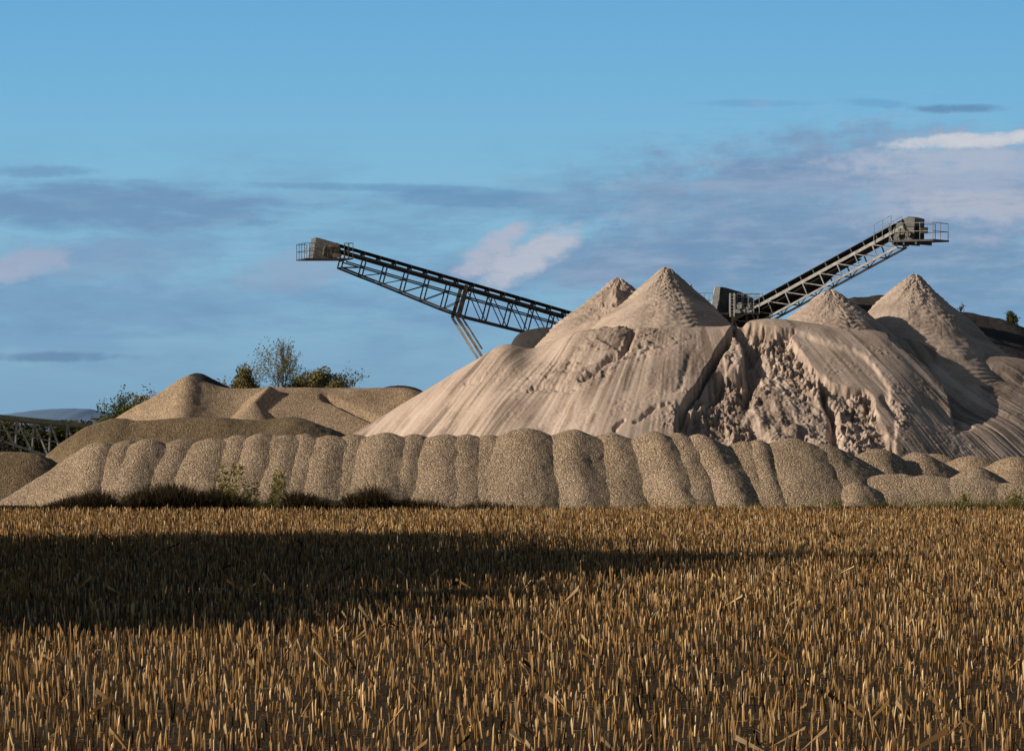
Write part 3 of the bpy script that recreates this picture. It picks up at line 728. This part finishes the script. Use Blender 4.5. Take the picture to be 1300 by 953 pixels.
def low_conveyor():
    root = empty('lattice_conveyor', tuple(V(*P(30, 560, 236))*V(1,1,0)))
    tag(root, 'long low lattice conveyor with olive top beam at the left picture edge', 'conveyor')
    A = P(-60, 524, 230); B = P(150, 545, 240); fr = Frame(A, B); L = fr.L; W = 1.4
    q = MB()
    for w in (-.7, .7):
        q.bar(fr.p(0,w,0), fr.p(L,w,0), .16, .26, fr.n)
    q.build('top_beam', M['steel_olive'], root)
    q = MB(); q.bar(fr.p(0,0,.12), fr.p(L,0,.12), 1.0, .05); q.build('belt', M['rubber'], root)
    for w in (-.7, .7):
        q = MB(); q.bar(fr.p(0,w,-.85), fr.p(L,w,-3.1), .10, .12, fr.n)
        B0 = lambda a: -.85-2.25*a/L
        for i, a in enumerate(np.arange(.3, L-1.5, 1.35)):
            q.bar(fr.p(a,w,0), fr.p(a,w,B0(a)), .08); q.bar(fr.p(a,w,-.1), fr.p(a+1.35,w,B0(a+1.35)), .07)
            q.bar(fr.p(a,w,B0(a)*.55), fr.p(a+1.35,w,B0(a+1.35)*.55), .05)
        q.build('truss_side', M['steel_pale'] if w < 0 else M['steel_dark'], root)
    for a in (L*.25, L*.7):
        for w in (-.7,.7):
            q = MB(); t = fr.p(a,w,-1.1); q.bar(t, V(t[0],t[1],0), .16); q.build('support_leg', M['steel_dark'], root)
low_conveyor()

# ------------------------------------------------------------ vegetation
def leaves(name, C, size, tone, mt, parent, base, seed, flat=False, aspect=1.7):
    g = np.random.default_rng(seed); n = len(C)
    a = g.normal(size=(n, 3)); a /= np.linalg.norm(a, axis=1)[:, None]
    b = np.cross(a, g.normal(size=(n, 3))); b /= np.linalg.norm(b, axis=1)[:, None]
    s = (size*g.uniform(.6, 1.3, n))[:, None] if np.ndim(size) == 0 else size[:, None]
    C = C-np.array(base)
    Vt = np.stack([C-a*s*aspect*.5, C+b*s*.5, C+a*s*aspect*.5, C-b*s*.5], 1)
    Q = (np.arange(n)*4)[:, None]+np.arange(4)[None]
    return link(name, mesh_np(name, Vt, Q, False, {'tone': np.repeat(tone[:, None], 4, 1)}), mt, parent)
def tree(name, label, cat, base, h, rad, mt, seed, nleaf=3000, leaf=.12, lobes=9, trunk_r=.12, crown_lo=.3, spread=1.0, airy=.0, lean=0, upright=.5, group=None, limbs=9, depth=3):
    g = random.Random(seed); gn = np.random.default_rng(seed)
    root = empty(name, tuple(base)); tag(root, label, cat, group)
    q = MB(); ends = []
    def grow(p, d, L, r, lev):
        segs = 3; cur = V(*p); dd = V(*d)
        for k in range(segs):
            dd = dd+V(g.gauss(0,.14), g.gauss(0,.14), g.gauss(.03,.06)); dd /= np.linalg.norm(dd)
            nxt = cur+dd*L/segs; r2 = r*(1-.22*(k+1)/segs*1.2)
            q.tube(cur, nxt, r*(1-.25*k/segs), r2, n=5 if lev else 7, cap=False); cur = nxt
            if lev > 0: ends.append(cur.copy())
            if lev < depth and k >= (1 if lev == 0 else 0):
                for _ in range(limbs//3 if lev == 0 else 2):
                    a = g.uniform(0, 6.28); t = g.uniform(.35, .95)/(.6+upright)
                    nd = dd*math.cos(t)+V(math.cos(a), math.sin(a), .15)*math.sin(t); nd /= np.linalg.norm(nd)
                    grow(cur, nd, min(L*g.uniform(.42, .66), rad*1.25/(lev+1)), r2*.55, lev+1)
    grow(base, (lean, 0, 1), h*.62, trunk_r, 0)
    q.build('trunk', M['bark'], root)
    E = np.array(ends); zlo = base[2]+h*crown_lo
    # scale ends into crown ellipsoid
    n = nleaf; ctr = np.array(base)+V(lean*h*.3, 0, h*(crown_lo+1)/2); ax = V(rad*spread, rad*spread, h*(1-crown_lo)/2)
    LB = gn.normal(size=(lobes, 3)); LB /= np.linalg.norm(LB, axis=1)[:, None]; LB = ctr+LB*ax*gn.uniform(.35, .8, lobes)[:, None]
    lr = gn.uniform(.28, .52, lobes)*min(ax[0], ax[2])*1.2
    k = gn.integers(0, lobes, n)
    o = gn.normal(size=(n, 3)); o /= np.linalg.norm(o, axis=1)[:, None]
    Cc = LB[k]+o*(lr[k]*gn.random(n)**.45)[:, None]
    near = E[gn.integers(0, len(E), n)]+gn.normal(0, leaf*1.6, (n, 3))
    use = gn.random(n) < (.15 if airy < .1 else .35+airy)
    Cc = np.where(use[:, None], near, Cc); Cc = Cc[Cc[:,2] > base[2]+.15*h*crown_lo]
    tone = np.clip(.45+.25*(_h(k[:len(Cc)]*1.0, k[:len(Cc)]*3.0, seed)-.5)*2+gn.normal(0, .2, len(Cc)), 0, 1)
    leaves('crown', Cc, leaf, tone, mt, root, base, seed)
    return root
def gp(x, y, d):
    X, D, Z = P(x, y, d); return V(X, D, Z)
def ground_at(x, d): return V((x-650)/F*d, d, 0)
def hgt(y, d): return CAMH-(y-HOR)/F*d
tree('tree', 'slender half bare tree with sparse autumn leaves standing above the left heap', 'tree', ground_at(347, 292), hgt(431, 292), 1.9, M['leaf_autumn'], 3, 4200, .075, 14, .10, .60, airy=.30, upright=.6, limbs=15)
tree('bush', 'olive bush left of the thin bare tree', 'bush', ground_at(314, 288), hgt(466, 288), 1.2, M['leaf_autumn'], 5, 9000, .10, 20, .08, .66)
tree('bush', 'rounded yellowish bush right of the thin bare tree', 'bush', ground_at(402, 290), hgt(466, 290), 2.1, M['leaf_autumn'], 8, 10000, .10, 22, .08, .66)
tree('bush', 'low tuft of bush at the right end of the shrubs behind the tan heap', 'bush', ground_at(426, 288), hgt(481, 288), 1.2, M['leaf_autumn'], 9, 4000, .10, 14, .06, .66)
tree('bush', 'low olive bush between the thin tree and the rounded bush', 'bush', ground_at(374, 289), hgt(482, 289), 1.2, M['leaf_green'], 10, 5000, .10, 14, .06, .66)
tree('bush', 'dark green bush just left of the tan heap slope', 'bush', ground_at(160, 272), hgt(508, 272), 1.7, M['leaf_green'], 12, 9000, .12, 20, .08, .35)
tree('bush', 'brighter green bush behind the tan heap slope', 'bush', ground_at(180, 276), hgt(503, 276), 1.3, M['leaf_autumn'], 14, 5000, .12, 14, .08, .4)
tree('bush', 'dark low bush next to the end of the lattice conveyor', 'bush', ground_at(138, 268), hgt(521, 268), 1.1, M['leaf_green'], 15, 3500, .12, 12, .08, .05)
tree('bush', 'thin green bush on the skyline near the right picture edge', 'bush', gp(1284, 420, 275), 1.1, .65, M['leaf_green'], 21, 1100, .08, 9, .04, .05, airy=.3)
tree('bush', 'tiny twiggy plant on the ridge right of the last cone', 'plant', gp(1218, 402, 270), .8, .2, M['leaf_green'], 23, 160, .06, 5, .03, .05, airy=.3)
# far woodland (reads as one mass)
n = 40000; x = rng.uniform(-330, 200, n); k = np.floor(x/9+rng.uniform(-.5, .5, n)); hgw = 3.6+3.0*_h(k, k*0, 5)
zz = np.clip(1-np.abs(rng.random(n)**1.5), 0, 1)*hgw
C = np.stack([650*0+(-1).__neg__()*0+x, 1150+rng.uniform(-14, 14, n)+30*_h(k, k*0+2, 6), zz], -1)
C[:, 0] = x-20
leaves('distant_woodland', C, .75, np.clip(_h(k, k*0, 9)+rng.normal(0, .12, n), 0, 1), M['wood_far'], None, (0,0,0), 31)
tag(bpy.context.scene.objects['distant_woodland'], 'far strip of autumn woodland below the blue hill', 'woodland', kind='stuff')
# dark hedge beneath the low conveyor
n = 30000; x = rng.uniform(-8, 1, n)
hz_ = 1.9+.7*vn(x*.5, x*0, 4)+.5*vn(x*2.2, x*0, 5)
C = np.stack([P(-20,0,250)[0]+ (x+8)/9*13-3, 250+rng.uniform(-1.2, 1.2, n), rng.random(n)**.7*hz_*1.35], -1)
hedge_root = empty('hedge', (-31, 250, 0)); tag(hedge_root, 'dark hedge behind the low lattice conveyor', 'hedge')
leaves('foliage', C, .14, np.clip(rng.normal(.3, .2, n), 0, .8), M['leaf_green'], hedge_root, (-31,250,0), 33)
q = MB()
for k in range(14):
    q = MB(); q.tube((-38+k*1.0,250,0), (-38+k*1.0+.1,250,1.0), .04, .02, n=5); q.build('stem', M['bark'], hedge_root)

# weeds along the field edge
def weeds():
    n = 34000; px = np.concatenate([rng.uniform(-120, 520, n-11000), rng.uniform(500, 1450, 11000)])
    d = rng.uniform(153.2, 156.3, n); X = (px-650)/F*d
    prof = np.interp(px, [-120, 0, 70, 130, 170, 240, 330, 420, 480, 540, 700, 900, 1000, 1100, 1200, 1300, 1450], [.22,.24,.28,.5,.62,.85,.72,.6,.62,.34,.22,.2,.24,.2,.26,.34,.36])
    hh_ = prof*.85*(.15+1.25*np.clip(vn(X*1.3, X*0+d*.2, 9), 0, 1))*rng.uniform(.6, 1.3, n)*(1+.5*(vn(X*.35, X*0, 10)-.3))
    hh_[rng.random(n) < .012] *= 1.7
    p = np.stack([X, d], -1)
    return ribbons('weeds', p, hh_*1.15, rng.uniform(.02, .05, n), rng.uniform(.8, .99, n), np.clip(rng.normal(.38, .25, n), 0, 1), 3, 5, 0, .15)
tag(link('dry_weeds', weeds(), M['weed']), 'dark strip of dry brown weeds along the foot of the gravel heaps', 'weeds', kind='stuff')
n = 5000; px = np.concatenate([rng.normal(290, 60, 2200), rng.normal(1240, 60, 1300), rng.uniform(100, 1300, 1500)]); d = rng.uniform(153.5, 156.8, n)
p = np.stack([(px-650)/F*d, d], -1)
tag(link('green_weeds', ribbons('green_weeds', p, rng.uniform(.15, .7, n), rng.uniform(.015, .035, n), rng.uniform(.85, .99, n), np.clip(rng.normal(.3, .2, n), 0, 1), 3, 6, 0, .2), M['leaf_yellow']),
    'sparse green weeds mixed into the dry strip at the field edge', 'weeds', kind='stuff')
GS = 'slender yellow green saplings in front of the gravel row'
def sapling(label, x, d, h, seed, nl=260, mt=None, cat='sapling'):
    nl = int(nl*(1.7 if x < 400 else .8)); h = h*1.05
    g = random.Random(seed); gn = np.random.default_rng(seed); X = (x-650)/F*d
    root = empty('sapling', (X, d, 0)); tag(root, label, cat, GS); q = MB(); pts = []
    for s in range(g.randint(5, 7)):
        p = V(X+g.gauss(0,.15), d+g.gauss(0,.15), 0); dd = V(g.gauss(0,.22), g.gauss(0,.2), 1.); hh = h*g.uniform(.6, 1.02)
        for k in range(7):
            dd = dd+V(g.gauss(0,.07), g.gauss(0,.07), 0); dd /= np.linalg.norm(dd); n_ = p+dd*hh/7
            q.tube(p, n_, .014*(1-k/8), .014*(1-(k+1)/8), n=4, cap=False)
            if k > 0:
                for _ in range(3):
                    a = g.uniform(0, 6.28); e = n_+V(math.cos(a)*.25, math.sin(a)*.25, .12)*g.uniform(.5, 1.1)*(1.1-k/9)
                    q.tube(n_, e, .006, .003, n=3, cap=False); pts += [e, (e+n_)/2]
            pts.append(n_); p = n_
    q.build('stem', M['bark'], root); E = np.array(pts)
    C = E[gn.integers(0, len(E), nl)]+gn.normal(0, .055, (nl, 3))
    leaves('foliage', C, .062, np.clip(gn.normal(.75, .22, nl), 0, 1), mt or M['leaf_yellow'], root, (X,d,0), seed)
LF = 2.6
sapling('leafy yellow green sapling, the densest one left of centre in its group', 287, 154.6, 1.75, 41, 520)
sapling('thin pale sapling between the dense one and the tall one', 318, 155.0, 1.5, 42, 170)
sapling('tall yellow sapling at the right of the sapling group', 347, 154.8, 1.75, 43, 330)
sapling('small sapling at the left foot of the gravel row', 160, 155.2, .75, 44, 150)
sapling('low sapling near the left weeds beside the small one', 228, 155.2, .85, 45, 110)
sapling('small green sapling growing at the foot of the last tall heap', 1055, 155.2, .55, 46, 90)
sapling('low green sapling near the right picture edge', 1222, 155.2, .75, 47, 170)
sapling('low bushy green sapling at the right picture edge', 1288, 155.3, .8, 48, 240)
sapling('twiggy plant at the right end of the dark weed strip', 470, 155., .45, 49, 40)

# spilled pebbles at the foot of the heaps
n = 9000; px = rng.uniform(-60, 1400, n); d = 156.1-np.abs(rng.normal(0, 1.0, n)); X = (px-650)/F*d
r = rng.uniform(.015, .05, n); oc = np.array([(1,0,0),(-1,0,0),(0,1,0),(0,-1,0),(0,0,.8),(0,0,-.8)])
Vt = np.stack([X, d, r*.4], -1)[:, None]+oc[None]*r[:, None, None]*rng.uniform(.7, 1.3, (n, 6, 1))
fc = np.array([(0,2,4),(2,1,4),(1,3,4),(3,0,4),(2,0,5),(1,2,5),(3,1,5),(0,3,5)]); Q = ((np.arange(n)*6)[:, None, None]+fc[None]).reshape(-1, 3)
tag(link('spilled_pebbles', mesh_np('pebbles', Vt, Q, False, {'tone': np.repeat(rng.uniform(-.3, .3, n)[:, None], 6, 1)}), M['gravel']), 'loose pebbles spilled at the foot of the gravel heaps', 'pebbles', kind='stuff')
# trees left of the frame that throw the long shadows across the field
LT = [(-21,90,11,2.5),(-21.5,86.5,10,2.3),(-20,97,9,2.6),(-20,104,8.5,3),(-20.8,110,8,2.8),(-16,94,6,2.6),(-16.5,87,4.8,1.8),(-17.5,81.5,7,2.0),(-18.8,84,8.6,1.9),(-17,89,6,2.2),(-18.5,102,6,2.4)]
for (dt, tip) in ((62,-8.2),(64,-5.0),(66.2,-6.4),(68.5,-2.8),(70.6,-4.4),(72.8,-1.0),(75,-2.8),(77.5,.6),(80,-1.4),(83,1.6)):
    hh = (tip+16.2)/2.48; LT.append((-16.2, dt-.53*hh, hh, 1.15))
for i, (x, d, h, r_) in enumerate(LT):
    tree('tree', 'broadleaf tree beside the field, left of the picture, throwing a shadow over the stubble', 'tree', V(x, d, 0), h, r_, M['leaf_green'], 60+i, int(8000+400*h), .31+.013*h, 20, .16, .04, group='trees left of the field')

# ------------------------------------------------------------ camera, sun, world
cd = bpy.data.cameras.new('camera'); cam = bpy.data.objects.new('camera', cd); col.objects.link(cam)
cam.location = (0, 0, CAMH); cam.rotation_euler = (math.pi/2, 0, 0)
cd.sensor_width = 36; cd.sensor_fit = 'HORIZONTAL'; cd.lens = 36*F/1300; cd.shift_y = (HOR-476.5)/1300
cd.clip_start = 1; cd.clip_end = 40000; scn.camera = cam
sd = bpy.data.lights.new('sun', 'SUN'); so = bpy.data.objects.new('sun', sd); col.objects.link(so)
az, el = R(SUN_AZ), R(SUN_EL)
from mathutils import Vector
S = Vector((-math.sin(az)*math.cos(el), -math.cos(az)*math.cos(el), math.sin(el)))
so.rotation_euler = S.to_track_quat('Z', 'Y').to_euler(); so.location = S*100+Vector((0, 200, 0))
sd.energy = 5.0; sd.angle = R(.5); sd.color = (1, .90, .77)
w = bpy.data.worlds.new('World'); scn.world = w; w.use_nodes = True; t = NT(w.node_tree)
bg = w.node_tree.nodes['Background']; ST = .05; bg.inputs['Strength'].default_value = ST
sky = t.n('ShaderNodeTexSky', sky_type='NISHITA'); sky.sun_disc = False; sky.sun_elevation = el
sky.sun_rotation = math.atan2(S.x, S.y); sky.air_density = 1.0; sky.dust_density = .6
tc = t.n('ShaderNodeTexCoord').outputs['Generated']; x_, y_, z_ = t.sep(tc)
yy = t.m('MAXIMUM', y_, .05)
U = t.m('MULTIPLY_ADD', t.m('DIVIDE', x_, yy), F, 650.0); Vv = t.m('MULTIPLY_ADD', t.m('DIVIDE', z_, yy), -F, HOR)   # degrees-like sky coordinates
def lin(r, g, b):
    f = lambda c: ((c/255+.055)/1.055)**2.4 if c/255 > .04045 else c/255/12.92
    return (f(r), f(g), f(b))
grad = t.ramp(t.m('DIVIDE', Vv, 545, clamp=True), [(0, lin(106,170,214)), (.2, lin(117,178,216)), (.42, lin(130,184,214)), (.62, lin(132,180,208)), (.8, lin(131,174,201)), (1.0, lin(124,162,190))])
cmb = t.n('ShaderNodeCombineXYZ'); t.inp(cmb.inputs[0], t.m('MULTIPLY', U, .0045)); t.inp(cmb.inputs[1], t.m('MULTIPLY', Vv, .018))
cv = cmb.outputs[0]
cmb2 = t.n('ShaderNodeCombineXYZ'); t.inp(cmb2.inputs[0], t.m('MULTIPLY', U, .014)); t.inp(cmb2.inputs[1], t.m('MULTIPLY', Vv, .026))
cmb3 = t.n('ShaderNodeCombineXYZ'); t.inp(cmb3.inputs[0], t.m('MULTIPLY', U, .035)); t.inp(cmb3.inputs[1], t.m('MULTIPLY', Vv, .06))
nD = t.noise(cmb3.outputs[0], 1.0, 8, .65)
nA = t.noise(cv, 1.0, 7, .62); nB = t.noise(cv, 2.7, 7, .6); nC = t.noise(cmb2.outputs[0], 1.0, 8, .6)
def ell(cx, cy, rx, ry, slope=0., soft=1.0, nz=None, na=1.2):
    na = na*1.5; soft = soft*1.15
    du = t.m('SUBTRACT', U, cx); dv = t.m('SUBTRACT', Vv, cy)
    if slope: dv = t.m('SUBTRACT', dv, t.m('MULTIPLY', du, slope))
    a = t.m('DIVIDE', du, rx); b = t.m('DIVIDE', dv, ry)
    e = t.m('ADD', t.m('MULTIPLY', a, a), t.m('MULTIPLY', b, b))
    e = t.m('ADD', e, t.m('MULTIPLY', t.m('SUBTRACT', nz if nz is not None else nB, .5), -na*2))
    q = t.n('ShaderNodeMapRange'); q.interpolation_type = 'SMOOTHSTEP'; q.clamp = True
    t.l(e, q.inputs[0]); q.inputs[1].default_value = 1+soft*.6; q.inputs[2].default_value = max(1-soft*.75, .0); q.inputs[3].default_value = 0; q.inputs[4].default_value = 1
    return q.outputs[0]
c = grad
def over(c, f, rgb, op=1.0): return t.mix(t.m('MULTIPLY', f, op, clamp=True), c, c4(lin(*rgb)))
grey = (116,153,188); mauve = (122,142,172)
# thin stratus over the lower half
band = t.m('MULTIPLY', t.ramp(t.m('DIVIDE', Vv, 545, clamp=True), [(.30, 0), (.48, .8), (.74, 1), (.9, .25), (1, .0)]), t.ramp(nA, [(.44, 0), (.60, 1)]))
c = over(c, band, grey, .75)
nE = t.m('ADD', t.m('MULTIPLY', nC, .5), t.m('MULTIPLY', nD, .5))
reg = ell(1080, 290, 420, 130, -.04, 1.4, nB, 1.2)
for (e, rgb, op) in (((140, 262, 240, 30, .03, 1.1, nB, 1.1), (110,145,182), .85), ((50, 218, 70, 7, 0, 1.2, nE, 1.8), (106,144,182), .55),
        ((120, 390, 330, 34, .0, 1.2, nB, 1.4), grey, .6), ((60, 453, 90, 6, .0, 1.2, nE, 1.6), (102,134,168), .75), ((600, 250, 110, 12, .03, 1., nB, 1.2), (104,146,184), .75),
        ((470, 238, 150, 5, .02, 1.2, nE, 1.8), (104,146,184), .6), ((1080, 262, 320, 90, -.04, 1.2, nE, 1.8), (126,152,184), .85), ((1000, 212, 180, 16, -.02, 1.1, nC, 1.6), (116,148,184), .8),
        ((1120, 345, 330, 50, 0, 1.2, nB, 1.4), (118,148,180), .65), ((860, 330, 150, 40, 0, 1.1, nB, 1.4), (116,148,182), .6), ((1060, 232, 200, 14, -.03, 1.2, nE, 1.6), (142,164,192), .7),
        ((1230, 235, 150, 60, -.05, 1.2, nE, 2.2), (162,175,198), .85), ((1180, 205, 130, 16, 0, 1.1, nE, 2.0), (172,183,202), .8), ((1245, 262, 90, 18, 0, 1.1, nE, 2.0), (178,184,200), .7),
        ((1240, 178, 105, 9, -.06, 1., nE, 2.0), (206,208,214), .9), ((1218, 138, 55, 6, 0, 1., nE, 1.4), (98,136,174), .8),
        ((960, 131, 70, 5, 0, 1.2, nE, 1.8), (104,154,196), .5), ((1110, 131, 40, 5, .05, 1.2, nE, 1.6), (104,154,196), .5), ((670, 335, 110, 30, -.1, 1.2, nE, 1.3), (120,150,184), .7),
        ((620, 322, 44, 20, -.62, 1.1, nE, 2.0), (176,182,200), .95), ((674, 326, 62, 24, -.50, 1.1, nE, 2.0), (184,190,204), .95), ((25, 336, 58, 17, -.12, 1., nE, 2.0), (176,183,202), .9),
        ((375, 345, 70, 24, -.1, 1.2, nE, 1.8), (144,162,190), .6), ((780, 345, 80, 18, -.2, 1.2, nE, 1.8), (140,160,188), .55), ((100, 330, 160, 26, 0, 1.2, nE, 1.8), (132,158,190), .5)):
    c = over(c, ell(*e), rgb, op)
cmb4 = t.n('ShaderNodeCombineXYZ'); t.inp(cmb4.inputs[0], t.m('MULTIPLY', t.m('ADD', U, t.m('MULTIPLY', Vv, .8)), .011)); t.inp(cmb4.inputs[1], t.m('MULTIPLY', Vv, .05))
nF = t.noise(cmb4.outputs[0], 1.0, 9, .66)
c = over(c, t.m('MULTIPLY', reg, t.ramp(nF, [(.48, 0), (.68, 1)])), (164,182,202), .35)
c = over(c, t.m('MULTIPLY', reg, t.ramp(nF, [(.34, 1), (.50, 0)])), (104,140,176), .33)
low = t.ramp(t.m('DIVIDE', Vv, 545, clamp=True), [(.36, 0), (.5, 1), (.75, 1), (.92, .2)])
c = over(c, t.m('MULTIPLY', low, t.ramp(nF, [(.52, 0), (.72, 1)])), (150,178,204), .25)
c = over(c, t.m('MULTIPLY', low, t.ramp(nF, [(.32, 1), (.46, 0)])), (106,146,182), .22)
cs = t.n('ShaderNodeVectorMath', operation='SCALE'); t.l(c, cs.inputs[0]); cs.inputs['Scale'].default_value = 1/ST
el_f = t.m('MULTIPLY', t.ramp(z_, [(.14, 1), (.30, 0)]), t.ramp(y_, [(.1, 0), (.5, 1)]))
fin = t.mix(el_f, sky.outputs[0], cs.outputs[0]); t.l(fin, bg.inputs['Color'])
scn.view_settings.view_transform = 'Standard'; scn.view_settings.look = 'None'; scn.view_settings.exposure = 0; scn.view_settings.gamma = 1
scn.render.resolution_x = 1024; scn.render.resolution_y = 750
